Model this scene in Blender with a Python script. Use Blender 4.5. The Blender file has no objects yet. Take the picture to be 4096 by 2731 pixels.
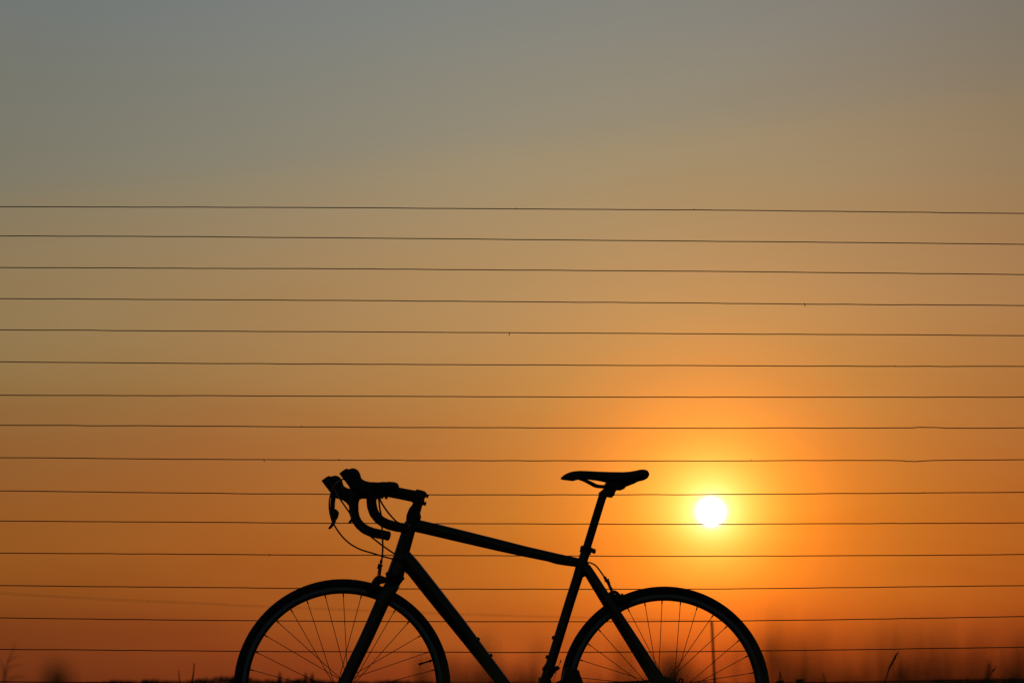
import bpy, bmesh, math, random
from mathutils import Vector, Matrix
R = math.radians
rnd = random.Random(7)
scene = bpy.context.scene
COL = scene.collection

# ------------------------------------------------------------------ camera
FOC = 100.0
FPX = FOC / 36.0 * 4096.0            # focal length in photo pixels
HY = 2775.0                          # photo row of the true horizon (just below the frame)
TH = math.atan((HY - 1365.5) / FPX)
CZ = 0.317
CAM = Vector((0, 0, CZ))
FW = Vector((0, math.cos(TH), math.sin(TH)))
UP = Vector((0, -math.sin(TH), math.cos(TH)))

def ray(px, py):
    return FW + Vector((1, 0, 0)) * ((px - 2048) / FPX) + UP * (-(py - 1365.5) / FPX)
def at(px, py, Y):                   # the point seen at a photo position, Y metres ahead
    d = ray(px, py)
    return CAM + d * (Y / d.y)

cd = bpy.data.cameras.new('camera')
cam = bpy.data.objects.new('camera', cd); COL.objects.link(cam)
cam.location = CAM; cam.rotation_euler = (math.pi/2 + TH, 0, 0)
cd.lens = FOC; cd.sensor_width = 36; cd.sensor_fit = 'HORIZONTAL'
cd.clip_start = 0.05; cd.clip_end = 30000
cd.dof.use_dof = True; cd.dof.focus_distance = 9.0; cd.dof.aperture_fstop = 7.5
scene.camera = cam

# --------------------------------------------------------------- materials
def lin(c):
    return tuple((v/255/12.92) if v/255 <= .04045 else ((v/255+.055)/1.055)**2.4 for v in c)

def mat(name, col, rough=.5, metal=0, var=.25, scale=30, bump=0, spec=.5, trans=0):
    m = bpy.data.materials.new(name); m.use_nodes = True
    nt = m.node_tree; b = nt.nodes['Principled BSDF']
    b.inputs['Roughness'].default_value = rough; b.inputs['Metallic'].default_value = metal
    b.inputs['Specular IOR Level'].default_value = spec
    tc = nt.nodes.new('ShaderNodeTexCoord'); n = nt.nodes.new('ShaderNodeTexNoise')
    n.inputs['Scale'].default_value = scale; n.inputs['Detail'].default_value = 6
    nt.links.new(tc.outputs['Object'], n.inputs['Vector'])
    r = nt.nodes.new('ShaderNodeValToRGB')
    r.color_ramp.elements[0].position = .3; r.color_ramp.elements[1].position = .7
    r.color_ramp.elements[0].color = tuple(max(0, c*(1-var)) for c in col) + (1,)
    r.color_ramp.elements[1].color = tuple(c*(1+var) for c in col) + (1,)
    nt.links.new(n.outputs['Fac'], r.inputs['Fac']); nt.links.new(r.outputs['Color'], b.inputs['Base Color'])
    mr = nt.nodes.new('ShaderNodeMapRange')
    mr.inputs['To Min'].default_value = max(0, rough-.1); mr.inputs['To Max'].default_value = min(1, rough+.1)
    nt.links.new(n.outputs['Fac'], mr.inputs['Value']); nt.links.new(mr.outputs['Result'], b.inputs['Roughness'])
    if bump:
        bp = nt.nodes.new('ShaderNodeBump'); bp.inputs['Strength'].default_value = bump
        bp.inputs['Distance'].default_value = .002
        nt.links.new(n.outputs['Fac'], bp.inputs['Height']); nt.links.new(bp.outputs['Normal'], b.inputs['Normal'])
    if trans:
        t = nt.nodes.new('ShaderNodeBsdfTranslucent'); mx = nt.nodes.new('ShaderNodeMixShader')
        nt.links.new(r.outputs['Color'], t.inputs['Color']); mx.inputs['Fac'].default_value = trans
        nt.links.new(b.outputs[0], mx.inputs[1]); nt.links.new(t.outputs[0], mx.inputs[2])
        nt.links.new(mx.outputs[0], nt.nodes['Material Output'].inputs['Surface'])
    return m

M_PAINT = mat('frame_paint', (.013, .010, .009), .36, 0, .15, 60, spec=.35)
M_TAPE = mat('bar_tape', (.012, .011, .011), .85, 0, .3, 300, .4, .3)
M_RUB = mat('tyre_rubber', (.014, .013, .012), .85, 0, .3, 200, .3, .3)
M_HOOD = mat('hood_rubber', (.012, .012, .012), .7, 0, .2, 150, .2, .3)
M_BLK = mat('black_alloy', (.015, .012, .011), .5, .0, .2, 90, spec=.25)
M_ALU = mat('brushed_alloy', (.20, .21, .23), .45, .6, .15, 120)
M_RIM = mat('machined_rim', (.085, .095, .14), .5, .25, .12, 80)
M_STEEL = mat('spoke_steel', (.03, .026, .025), .45, .5, .2, 80)
M_CAB = mat('cable_housing', (.012, .012, .012), .45, 0, .2, 80, spec=.4)
M_WIRE = mat('weathered_wire', (.022, .014, .011), .7, .1, .5, 60, spec=.3)
M_SAD = mat('saddle_cover', (.013, .012, .012), .65, 0, .2, 120, .2, .3)
M_WOOD = mat('weathered_post_wood', (.10, .08, .06), .9, 0, .35, 14, .5)
M_STEM = mat('dry_grass', (.07, .06, .025), .8, 0, .4, 40, trans=.15)
M_GRASS = mat('green_grass', (.045, .06, .02), .8, 0, .4, 8, trans=.15)
M_LEAF = mat('tree_foliage', (.035, .045, .03), .9, 0, .4, .6)
M_BARK = mat('tree_bark', (.05, .04, .03), .9, 0, .3, 2)
M_SOIL = mat('field_soil', (.05, .05, .025), .95, 0, .4, 1.5, .5)

# ----------------------------------------------------------------- helpers
def tag(o, label=None, cat=None, group=None, kind=None):
    if label: o['label'] = label
    if cat: o['category'] = cat
    if group: o['group'] = group
    if kind: o['kind'] = kind
    return o

def empty(name, loc, rz=0):
    o = bpy.data.objects.new(name, None); COL.objects.link(o)
    o.location = loc; o.rotation_euler = (0, 0, rz); o.empty_display_size = .1
    return o

def smooth(pts, n=5, closed=False):
    P = [Vector(p) for p in pts]; out = []; L = len(P)
    rng = range(L) if closed else range(L-1)
    for i in rng:
        if closed: a, b, c, d = P[i-1], P[i], P[(i+1) % L], P[(i+2) % L]
        else: a, b, c, d = P[max(i-1, 0)], P[i], P[i+1], P[min(i+2, L-1)]
        for k in range(n):
            t = k/n
            out.append(.5*((2*b) + (c-a)*t + (2*a-5*b+4*c-d)*t*t + (3*b-a-3*c+d)*t**3))
    if not closed: out.append(P[-1].copy())
    return out

class MB:
    def __init__(s): s.v = []; s.f = []
    def ring(s, pts):
        i = len(s.v); s.v += [tuple(p) for p in pts]; return list(range(i, i+len(pts)))
    def bridge(s, a, b):
        n = len(a)
        for k in range(n): s.f.append((a[k], a[(k+1) % n], b[(k+1) % n], b[k]))
    def tube(s, pts, rad, seg=12, flat=False, closed=False):
        """round tube along pts; rad = number, list, or list of (in plane, lateral) pairs"""
        P = [Vector(p) for p in pts]; n = len(P)
        if not isinstance(rad, (list, tuple)): rad = [rad]*n
        if len(rad) == 2 and n != 2: rad = [rad[0] + (rad[1]-rad[0])*i/(n-1) for i in range(n)]
        rings = []; nrm = None
        for i in range(n):
            if closed: t = (P[(i+1) % n]-P[i-1]).normalized()
            else: t = (P[min(i+1, n-1)]-P[max(i-1, 0)]).normalized()
            if nrm is None or flat:
                ref = Vector((0, 1, 0))
                if abs(t.y) > .95: ref = Vector((0, 0, 1))
                nrm = (ref - t*ref.dot(t)).normalized()
            else:
                nrm = (nrm - t*nrm.dot(t)).normalized()
            b = t.cross(nrm)
            r = rad[i]; ra, rb = (r if isinstance(r, (tuple, list)) else (r, r))
            rings.append(s.ring([P[i] + b*ra*math.cos(2*math.pi*k/seg) + nrm*rb*math.sin(2*math.pi*k/seg) for k in range(seg)]))
        for i in range(n-1): s.bridge(rings[i], rings[i+1])
        if closed: s.bridge(rings[-1], rings[0])
        else:
            s.f.append(tuple(rings[0][::-1])); s.f.append(tuple(rings[-1]))
        return s
    def prism(s, outline, y0, y1, rnd_=.3, steps=3, shift=None):
        """outline of (x, z) points given thickness y0..y1, edges rounded by rnd_ (m)"""
        O = [Vector((p[0], p[-1])) for p in outline]; n = len(O)
        area = sum(O[i].x*O[(i+1) % n].y - O[(i+1) % n].x*O[i].y for i in range(n))
        if area < 0: O.reverse()
        nr = []
        for i in range(n):
            e1 = (O[i]-O[i-1]); e2 = (O[(i+1) % n]-O[i])
            e1 = e1.normalized() if e1.length else e2.normalized(); e2 = e2.normalized() if e2.length else e1
            a = Vector((-e1.y, e1.x)); b = Vector((-e2.y, e2.x)); m = a+b
            nr.append(m.normalized() if m.length > 1e-6 else a)
        rings = []; lv = []
        for k in range(steps+1):
            t = math.pi/2*k/steps
            lv.append((y0 + rnd_*(1-math.sin(t)) if False else y0 + rnd_*(1-math.cos(math.pi/2-t)) , rnd_*(1-math.sin(t))))
        lv = [(y0 + rnd_*(1-math.cos(math.pi/2*k/steps)), rnd_*(1-math.sin(math.pi/2*k/steps))) for k in range(steps+1)]
        lv += [(y1 - (y-y0), ins) for y, ins in reversed(lv)]
        for y, ins in lv:
            rings.append(s.ring([(O[i].x+nr[i].x*ins + (shift[0]*(y-y0) if shift else 0), y, O[i].y+nr[i].y*ins + (shift[1]*(y-y0) if shift else 0)) for i in range(n)]))
        for a, b in zip(rings, rings[1:]): s.bridge(a, b)
        s.f.append(tuple(rings[0][::-1])); s.f.append(tuple(rings[-1]))
        return s
    def revolve(s, c, prof, seg=128):
        """profile of (radius, lateral) swept round the wheel axis at c"""
        n = len(prof); rings = []
        for k in range(seg):
            a = 2*math.pi*k/seg
            rings.append(s.ring([(c[0]+r*math.sin(a), c[1]+w, c[2]+r*math.cos(a)) for r, w in prof]))
        for k in range(seg): s.bridge(rings[k], rings[(k+1) % seg])
        return s
    def disc(s, c, r, y0, y1, seg=32):
        a = s.ring([(c[0]+r*math.sin(2*math.pi*k/seg), c[1]+y0, c[2]+r*math.cos(2*math.pi*k/seg)) for k in range(seg)])
        b = s.ring([(c[0]+r*math.sin(2*math.pi*k/seg), c[1]+y1, c[2]+r*math.cos(2*math.pi*k/seg)) for k in range(seg)])
        s.bridge(a, b); s.f.append(tuple(a[::-1])); s.f.append(tuple(b)); return s
    def blade(s, base, tip, w, bend=.1, seg=4, side=None, pw=2):
        base = Vector(base); tip = Vector(tip); d = tip-base
        side = side or Vector((math.cos(w*9e4), math.sin(w*9e4)*.6, 0))
        mid = Vector((rnd.uniform(-1, 1), rnd.uniform(-1, 1), 0))*bend*d.length
        prev = None
        for k in range(seg+1):
            t = k/seg; t = 1-(1-t)**2 if pw > 2 else t; p = base + d*t + mid*math.sin(math.pi*t)*.5
            ww = w*(1-t**pw)*.5 + w*.04
            cur = s.ring([p-side*ww, p+side*ww])
            if prev: s.f.append((prev[0], prev[1], cur[1], cur[0]))
            prev = cur
        return s
    def build(s, name, m, parent=None, label=None, sm=True, origin=None):
        me = bpy.data.meshes.new(name)
        vs = s.v
        if origin is not None: vs = [(a-origin[0], b-origin[1], c-origin[2]) for a, b, c in s.v]
        me.from_pydata(vs, [], s.f); me.materials.append(m)
        bm = bmesh.new(); bm.from_mesh(me); bmesh.ops.recalc_face_normals(bm, faces=bm.faces)
        big = [f for f in bm.faces if len(f.verts) > 4]
        if big: bmesh.ops.triangulate(bm, faces=big)
        bm.to_mesh(me); bm.free()
        if sm:
            for p in me.polygons: p.use_smooth = True
            me.set_sharp_from_angle(angle=R(42))
        o = bpy.data.objects.new(name, me); COL.objects.link(o)
        if parent: o.parent = parent
        if origin is not None: o.location = origin
        if label: o['label'] = label
        return o

# ----------------------------------------------------------------- bicycle
YAW = R(6)
AX = Vector((math.cos(YAW), math.sin(YAW), 0)); NL = Vector((math.sin(YAW), -math.cos(YAW), 0))
D0 = .336*FPX/434
P0 = CAM + ray(1370, 2750)*(D0)
def plane(px, py, w=0.0):
    d = ray(px, py); t = (w - NL.dot(CAM-P0))/NL.dot(d); return CAM + d*t
PR = plane(2661.5, 2771)
ROOT = (P0+PR)/2; ROOT.z = 0
bike = tag(empty('bicycle', ROOT, YAW), 'black road bicycle with drop handlebars standing in silhouette before the wire fence', 'bicycle')
INV = Matrix.Rotation(-YAW, 3, 'Z')
def L(px, py, w=0.0):                       # point of the bike w metres to its left side
    return INV @ (plane(px, py, w) - ROOT)
def off(p, w): return Vector((p[0], p[1]-w, p[2]))
MPP = .000785                               # metres per photo pixel at the bicycle
def Z(ox, oy, s):
    return lambda x, y, w=0.0: L(ox+x/s, oy+y/s, w)
z1 = Z(1240, 1820, 4.127); z2 = Z(1500, 2100, 3.92); z3 = Z(2200, 1840, 3.266)
z5 = Z(1850, 2400, 3.6185); z6 = Z(2150, 2200, 2.352); z7 = Z(1750, 2050, 3.92)
c1 = Z(1460, 2230, 9.225); c2 = Z(2380, 2280, 8.711); c3 = Z(2130, 2600, 9.408); c4 = Z(2560, 2600, 7.84)
h5 = Z(1270, 1850, 5.6)

fa = L(1370, 2750); ra = L(2661.5, 2771)    # the two axles
bb = L(2127, 2873)

# frame --------------------------------------------------------------
fr = MB()
hd_t, hd_b = L(1642, 2096), L(1581, 2299)
hdir = (hd_b-hd_t).normalized()
fr.tube([hd_t-hdir*.004, hd_t+hdir*.03, hd_t+hdir*.09, hd_b-hdir*.012, hd_b], [.0195, .0212, .0225, .026, .027], 24)
# top tube (tapering, slightly bowed on the underside before the seat cluster)
tt = [((1640, 2096.5), 25.5), ((1668, 2102), 25.5), ((1750, 2121), 25.5), ((1850, 2145), 25), ((2000, 2181), 23.5), ((2100, 2204.5), 21.5), ((2195, 2225), 20.3), ((2230, 2234.5), 21.5), ((2265, 2241), 20.5), ((2300, 2247), 19), ((2325, 2252), 18)]
fr.tube([L(*p) for p, r in tt], [(r*MPP, r*MPP*.82) for p, r in tt], 24, flat=True)
dt = [((1604, 2208), 28), ((1646, 2262), 33), ((1726, 2363), 33), ((1780, 2431), 32.2), ((1835.5, 2500), 31.2), ((1926, 2618), 27.5), ((2013, 2731), 25), ((2127, 2873), 25)]
fr.tube([L(*p) for p, r in dt], [(r*MPP, r*MPP) for p, r in dt], 28, flat=True)
# gussets where tubes meet the head tube
fr.tube([L(1628, 2230), L(1634, 2262), L(1640, 2290)], [.02, .022, .012], 16)
st = [((2347, 2190), 19.5), ((2334, 2232), 19.5), ((2326, 2258), 22), ((2310, 2310), 20.3), ((2281, 2400), 20), ((2204, 2649), 20), ((2127, 2873), 20)]
fr.tube([L(*p) for p, r in st], [r*MPP for p, r in st], 24)
fr.tube([L(2331, 2243), L(2335, 2275), L(2348, 2300)], [.015, .021, .013], 16)
# bottom bracket shell
fr.disc(bb, .021, -.034, .034, 24)
for sd in (1, -1):
    a = L(2343, 2268); m1 = L(2443, 2427); m2 = L(2543, 2583); e = ra
    pts = [off(a, .012*sd), off(a+(m1-a)*.25, .022*sd), off(m1, .036*sd), off(m2, .052*sd), off(m2+(e-m2)*.6, .062*sd), off(e, .066*sd)]
    pts = smooth(pts, 4)
    fr.tube(pts, [(.0140, .0085)]*len(pts), 14, flat=True)
    b0 = bb; cpts = smooth([off(b0, .022*sd), off(b0+(e-b0)*.3, .030*sd), off(b0+(e-b0)*.6, .055*sd), off(e, .066*sd)], 5)
    fr.tube(cpts, [(.013-.005*i/len(cpts), .009) for i in range(len(cpts))], 14, flat=True)
    # dropout plate
    dp = [(e.x-.035, e.z+.03), (e.x-.012, e.z+.038), (e.x+.012, e.z+.02), (e.x+.014, e.z-.01), (e.x, e.z-.02), (e.x-.03, e.z-.008)]
    fr.prism(dp, -.066*sd-.0035, -.066*sd+.0035, .001)
# seat stay bridge
bg = L(2450, 2440)
fr.tube([off(bg, .036), off(bg, -.036)], .007, 12)
frame = fr.build('frame', M_PAINT, bike)

for (px, py, dx, dz) in ((1905, 2556, .8, .6), (1956, 2621, .8, .6)):
    p = L(px+3, py+2); d = Vector((dx, 0, dz)).normalized()
    b = MB(); b.tube([p-d*.006, p+d*.0035], .0045, 12)
    b.tube([p+d*.003, p+d*.006, p+d*.0085, p+d*.0095], [.0045, .0062, .0058, .003], 12); b.build('bottle_bolt', M_BLK, frame)
for (px, py) in ((2215, 2550), (2190, 2627)):
    p = L(px+3, py); d = Vector((-.95, 0, .28)).normalized()
    b = MB(); b.tube([p-d*.006, p+d*.001], .005, 12)
    b.tube([p, p+d*.004, p+d*.0075, p+d*.0085], [.005, .0062, .0058, .003], 12); b.build('bottle_bolt', M_BLK, frame)
# cable stops on the head/down tube side
for (px, py) in ((1572, 2232), (1577, 2210)):
    for sd in ((1,) if py == 2232 else (-1,)):
        p = L(px+8, py+4); d = (L(1640, 2250)-L(1572, 2232)).normalized()
        b = MB(); b.tube([off(p, .024*sd)-d*.006, off(p, .026*sd)+d*.02], .004, 10); b.build('cable_stop', M_BLK, frame)

# headset, stem ------------------------------------------------------
hs = MB()
hp = [(1788, 790, 80), (1770, 835, 88), (1750, 880, 98), (1729, 915, 107), (1722, 935, 112), (1716, 975, 124), (1713, 1010, 134), (1708, 1040, 128), (1703, 1060, 128), (1696, 1095, 122), (1685, 1140, 118)]
hs.tube([z1(x, y) for x, y, r in hp], [r/4.127*MPP*.93 for x, y, r in hp], 28)
hs.build('headset', M_BLK, bike)
lh = MB()
lh.tube([hd_b-hdir*.003, hd_b+hdir*.002, hd_b+hdir*.005, hd_b+hdir*.010, hd_b+hdir*.018], [.0275, .031, .031, .0275, .0255], 28)
lh.build('headset', M_BLK, bike)

sm = MB()
so = [(1195, 515), (1300, 520), (1475, 535), (1600, 560), (1740, 585), (1765, 574), (1800, 572), (1850, 585), (1895, 603), (1922, 622), (1925, 640), (1905, 700), (1888, 720), (1884, 745), (1888, 775), (1868, 828), (1700, 800), (1695, 777), (1680, 765), (1500, 727), (1300, 688), (1240, 690), (1180, 680), (1160, 600), (1170, 540)]
sm.prism([(z1(x, y).x, z1(x, y).z) for x, y in so], -.0185, .0185, .008, 4)
stem = sm.build('stem', M_BLK, bike)
for (x, y, x2, y2) in ((1885, 650, 1956, 680), (1870, 790, 1918, 806)):
    for sd in (1,):
        a, c = z1(x, y), z1(x2, y2); d = (c-a).normalized()
        b = MB(); b.tube([a, c-d*.006, c-d*.005, c-d*.0012, c], [.0045, .005, .0065, .0065, .004], 14); b.build('bolt', M_BLK, stem)
for (x, y) in ((1260, 702), (1190, 695)):
    for w in (.011, -.011):
        a = z1(x, y-40); c = z1(x, y+16)
        b = MB(); b.tube([off(a, w), off(c, w)], .0042, 10); b.build('bolt', M_BLK, stem)
b = MB(); a = z1(1838, 578); c = z1(1855, 560)
stem_cap = MB(); stem_cap.tube([z1(1815, 640), z1(1826, 596), z1(1830, 580)], [.0165, .0165, .014], 20); stem_cap.build('top_cap', M_BLK, stem)

# handlebar ----------------------------------------------------------
def w1(x, y, w): return z1(x, y, w)
barc = w1(1238, 590, 0)
nearb = w1(1385, 528, .165); farb = w1(1092, 648, -.165)
hb = MB(); core = [farb + (nearb-farb)*t for t in (0, .3, .42, .5, .58, .7, 1)]
hb.tube(core, [.0125, .0125, .0155, .0158, .0155, .0125, .0125], 20)
handlebar = hb.build('handlebar', M_BLK, bike)

def taped(pts, r, n=6):
    P = smooth(pts, n); out = []; rr = []; s = 0
    Q = [P[0]]
    for a, c in zip(P, P[1:]):
        k = max(1, int((c-a).length/.0025))
        for i in range(1, k+1): Q.append(a+(c-a)*i/k)
    for i, q in enumerate(Q):
        if i: s += (q-Q[i-1]).length
        f = (s % .021)/.021
        rr.append(r*(1 + .055*(f-.5) + .02*math.sin(s*61)))
    return Q, rr

def drop(sgn, dx, dy):
    W = .205*sgn
    def q(x, y, w): return w1(x+dx, y+dy, w)
    inner = farb + (nearb-farb)*(.5+.2*sgn)
    outer = nearb if sgn > 0 else farb
    top = [inner, outer, q(1375, 524, W*.88) , q(1330, 520, W*.97), q(1240, 520, W), q(1130, 526, W), q(1062, 558, W), q(1028, 620, W), q(1016, 700, W), q(1016, 790, W), q(1030, 870, W), q(1058, 950, W), q(1108, 1022, W*1.01), q(1170, 1080, W*1.02), q(1250, 1125, W*1.03), q(1340, 1157, W*1.04), q(1440, 1180, W*1.05), q(1530, 1198, W*1.06), q(1580, 1210, W*1.06)]
    P, rr = taped(top, .0152)
    t = MB(); t.tube(P, rr, 18)
    tape = t.build('bar_tape', M_TAPE, bike)
    e = P[-1]; d = (P[-1]-P[-3]).normalized()
    k = MB(); k.tube([e-d*.004, e+d*.002, e+d*.006, e+d*.0085], [.0155, .0158, .013, .006], 18); k.build('end_plug', M_BLK, tape)
    # brake hood: a solid rubber body whose side outline is followed, about 36 mm thick
    ho = [(483, 300), (530, 262), (572, 234), (597, 222), (620, 226), (640, 232), (665, 223), (705, 215), (745, 222), (780, 240), (805, 268), (822, 300), (832, 330), (840, 362), (852, 387), (872, 405), (925, 428), (980, 441), (1050, 445), (1115, 447), (1120, 520), (1050, 640), (1000, 700), (940, 714), (915, 695), (893, 662), (843, 627), (783, 602), (708, 588), (662, 556), (640, 510), (600, 455), (540, 378)]
    c = q(750, 500, W)
    pts = [(q(x, y, W).x, q(x, y, W).z) for x, y in ho]
    h = MB(); h.prism(pts, -W-.0175, -W+.0175, .012, 6)
    hood = h.build('brake_hood', M_HOOD, bike)
    def B(pts): return [(q(x+293+(34 if sgn > 0 else 0), y-120+(30 if sgn > 0 else 0), W).x, q(x+293, y-120+(30 if sgn > 0 else 0), W).z) for x, y in pts]
    lv = B([(345, 560), (350, 620), (346, 690), (334, 800), (334, 900), (346, 1000), (362, 1078), (352, 1125), (328, 1162), (303, 1196), (301, 1213), (314, 1222), (352, 1207), (395, 1155), (415, 1125), (430, 1092), (432, 1078), (424, 1062), (405, 1040), (400, 960), (405, 880), (412, 850), (414, 790), (423, 716), (409, 706), (403, 620), (400, 560)])
    l = MB(); l.prism(lv, -W-.0065, -W+.0065, .0045, 5); l.build('brake_lever', M_BLK, hood)
    pd = smooth([(x, 0, z) for x, z in B([(398, 800), (410, 870), (430, 887), (455, 903), (474, 925), (480, 952), (471, 1005), (446, 1056), (425, 1060), (400, 1030), (392, 930)])], 3, True)
    s_ = MB(); s_.prism(pd, -W+.008, -W+.014, .0022, 3); s_.build('shift_paddle', M_BLK, hood)
    return hood

drop(1, 0, 0)
drop(-1, -293, 120)

# cables -------------------------------------------------------------
def cable(pts, r=.0025, m=None, name='cable'):
    P = smooth(pts, 7); c = MB(); c.tube(P, r, 10); return c.build(name, m or M_CAB, bike)
cable([w1(600, 372, .19), w1(548, 392, .175), w1(485, 430, .14), w1(430, 478, .10), w1(385, 545, .06), w1(350, 625, .03), w1(326, 720, .01), w1(318, 820, 0), w1(330, 950, 0), w1(365, 1080, 0), w1(400, 1150, .0), w1(480, 1275, .005), w1(580, 1390, .01), w1(700, 1485, .018), w1(850, 1560, .024), z2(-55, 432, .025), z2(120, 485, .026), z2(290, 530, .026)], .0026, name='shift_cable')
cable([w1(375, 450, -.185), w1(385, 510, -.17), w1(430, 610, -.14), w1(505, 735, -.10), w1(620, 900, -.06), w1(770, 1110, -.04), w1(970, 1310, -.03), w1(1100, 1415, -.028), w1(1200, 1495, -.026), z2(120, 320, -.025), z2(300, 445, -.025), z2(330, 465, -.025)], .0026, name='shift_cable')
cable([w1(1090, 640, .06), w1(1128, 700, .03), w1(1142, 780, .015), w1(1152, 880, .005), w1(1172, 980, 0), w1(1186, 1130, 0), w1(1193, 1300, 0), w1(1200, 1440, 0), w1(1200, 1570, 0), z2(117, 430, 0), z2(112, 500, 0), z2(98, 560, 0), z2(93, 590, 0)], .0028, name='brake_cable')
cable([w1(1100, 640, -.06), w1(1145, 705, -.05), w1(1185, 790, -.035), w1(1260, 905, -.01), w1(1345, 1010, .01), w1(1430, 1095, .02), w1(1520, 1160, .026), w1(1640, 1190, .031), w1(1745, 1190, .03), w1(1850, 1200, .024)], .0028, name='brake_cable')
cable([z3(470, 1335, .02), z3(500, 1335, .01), z3(540, 1343, .004), z3(585, 1367, 0), z3(630, 1412, 0), z3(680, 1480, 0), c2(250, 120), c2(330, 235)], .0025, name='brake_cable')
# top tube housing run along the underside of the top tube
cable([w1(1850, 1200, .024), L(1720, 2122, .021), L(1900, 2170, .020), L(2100, 2214, .018), L(2290, 2255, .017), L(2343, 2249, .02)], .0022, name='brake_cable')

# seat post, saddle --------------------------------------------------
sp = MB()
sp.tube([z3(690, 425), z3(684, 480), z3(585, 800), z3(478, 1150), z3(430, 1300)], 16.6*MPP, 24)
sp.prism([(z3(x, y).x, z3(x, y).z) for x, y in ((637, 455), (650, 415), (700, 372), (722, 345), (740, 330), (870, 345), (868, 388), (842, 430), (838, 462), (812, 478), (735, 480), (735, 500), (700, 520), (640, 500))], -.017, .017, .005)
post = sp.build('seat_post', M_BLK, bike)
cl = MB()
cl.prism([(z3(x, y).x, z3(x, y).z) for x, y in ((728, 295), (800, 290), (900, 300), (985, 345), (960, 378), (935, 389), (870, 388), (800, 380), (725, 370), (715, 350))], -.028, .028, .004)
cl.build('saddle_clamp', M_BLK, post)
b = MB(); b.tube([z3(790, 440), z3(790, 480), z3(790, 488)], [.006, .0072, .006], 12); b.build('bolt', M_BLK, post)

topc = [(138, 238), (150, 218), (170, 200), (200, 180), (250, 158), (300, 145), (380, 138), (480, 141), (640, 149), (800, 155), (960, 159), (1050, 154), (1130, 142), (1180, 130), (1225, 126), (1258, 131), (1278, 145), (1287, 172)]
botc = [(138, 242), (150, 252), (170, 257), (200, 260), (250, 266), (300, 272), (388, 251), (480, 250), (640, 268), (800, 300), (960, 318), (1050, 318), (1130, 288), (1180, 273), (1225, 266), (1258, 258), (1276, 245), (1286, 222)]
sd = MB(); rings = []
for i, ((x, y), (x2, y2)) in enumerate(zip(topc, botc)):
    tp = z3(x, y); bt = z3(x2, y2)
    f = (x-138)/(1276-138)
    hw = .006 + .016*min(1, f/.10)**.6 + .0 if f < .12 else .022 + .048*max(0, min(1, (f-.35)/.5))**1.6
    if f > .94: hw *= (1-(f-.94)/.06*.25)
    h = tp.z-bt.z; ring = []
    xx = (tp.x+bt.x)/2 - hw*math.tan(YAW)*.9*max(-1, min(1, (f-.15)*3))
    for k in range(20):
        a = 2*math.pi*k/20; cx = math.cos(a); sz = math.sin(a)
        yy = math.copysign(abs(cx)**.6, cx)*hw
        zz = (tp.z+bt.z)/2 + math.copysign(abs(sz)**.7, sz)*h/2
        ring.append((xx, yy, zz))
    rings.append(sd.ring(ring))
for a, c in zip(rings, rings[1:]): sd.bridge(a, c)
sd.f.append(tuple(rings[0])); sd.f.append(tuple(rings[-1]))
saddle = sd.build('saddle', M_SAD, bike)
for w in (.018, -.018):
    P = smooth([off(z3(380, 240), w*.3), off(z3(450, 262), w*.6), off(z3(540, 305), w), off(z3(610, 337), w*1.1), off(z3(720, 347), w*1.2), off(z3(870, 352), w*1.2), off(z3(940, 345), w*1.3), off(z3(1040, 308), w*2), off(z3(1140, 270), w*2.2)], 5)
    c = MB(); c.tube(P, .0042, 12); c.build('saddle_rail', M_BLK, saddle)
# seat clamp with its lever
sc = MB(); d = (z3(430, 1300)-z3(585, 800)).normalized()
p = z3(468, 1178)
sc.tube([p-d*.009, p+d*.009], .0185, 24)
a = z3(425, 1138); sc.tube([off(a, .012), off(a, -.012)], .0062, 14)
sclamp = sc.build('seat_clamp', M_BLK, bike)
ql = MB(); P = smooth([off(z3(430, 1140), .014), off(z3(500, 1160), .022), off(z3(550, 1184), .016), off(z3(582, 1190), .004)], 5)
ql.tube(P, [(.0055+.0028*i/(len(P)-1), .004) for i in range(len(P))], 14, flat=True)
ql.build('clamp_lever', M_BLK, sclamp)

# fork ---------------------------------------------------------------
fk = MB()
crown = hd_b + hdir*.016
fk.tube([hd_b+hdir*.006, hd_b+hdir*.020, hd_b+hdir*.04, hd_b+hdir*.058], [.027, .0235, .021, .017], 24)
cp = L(1551, 2362)
for s_ in (1, -1):
    P = smooth([off(hd_b+hdir*.030, .012*s_), off(L(1561, 2352), .030*s_), off(L(1537, 2392), .034*s_), off(L(1507, 2458), .036*s_), off(L(1463, 2555), .039*s_), off(L(1416.5, 2650), .043*s_), off(L(1387, 2714), .047*s_), off(fa, .052*s_)], 5)
    n = len(P)
    fk.tube(P, [(.0230-.0062*(i/(n-1))**.8, .0115-.004*i/(n-1)) for i in range(n)], 16, flat=True)
    fk.prism([(fa.x-.012, fa.z-.012), (fa.x+.012, fa.z-.012), (fa.x+.016, fa.z+.02), (fa.x+.005, fa.z+.03), (fa.x-.01, fa.z+.012)], -.052*s_-.003, -.052*s_+.003, .001)
fork = fk.build('fork', M_PAINT, bike)

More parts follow.
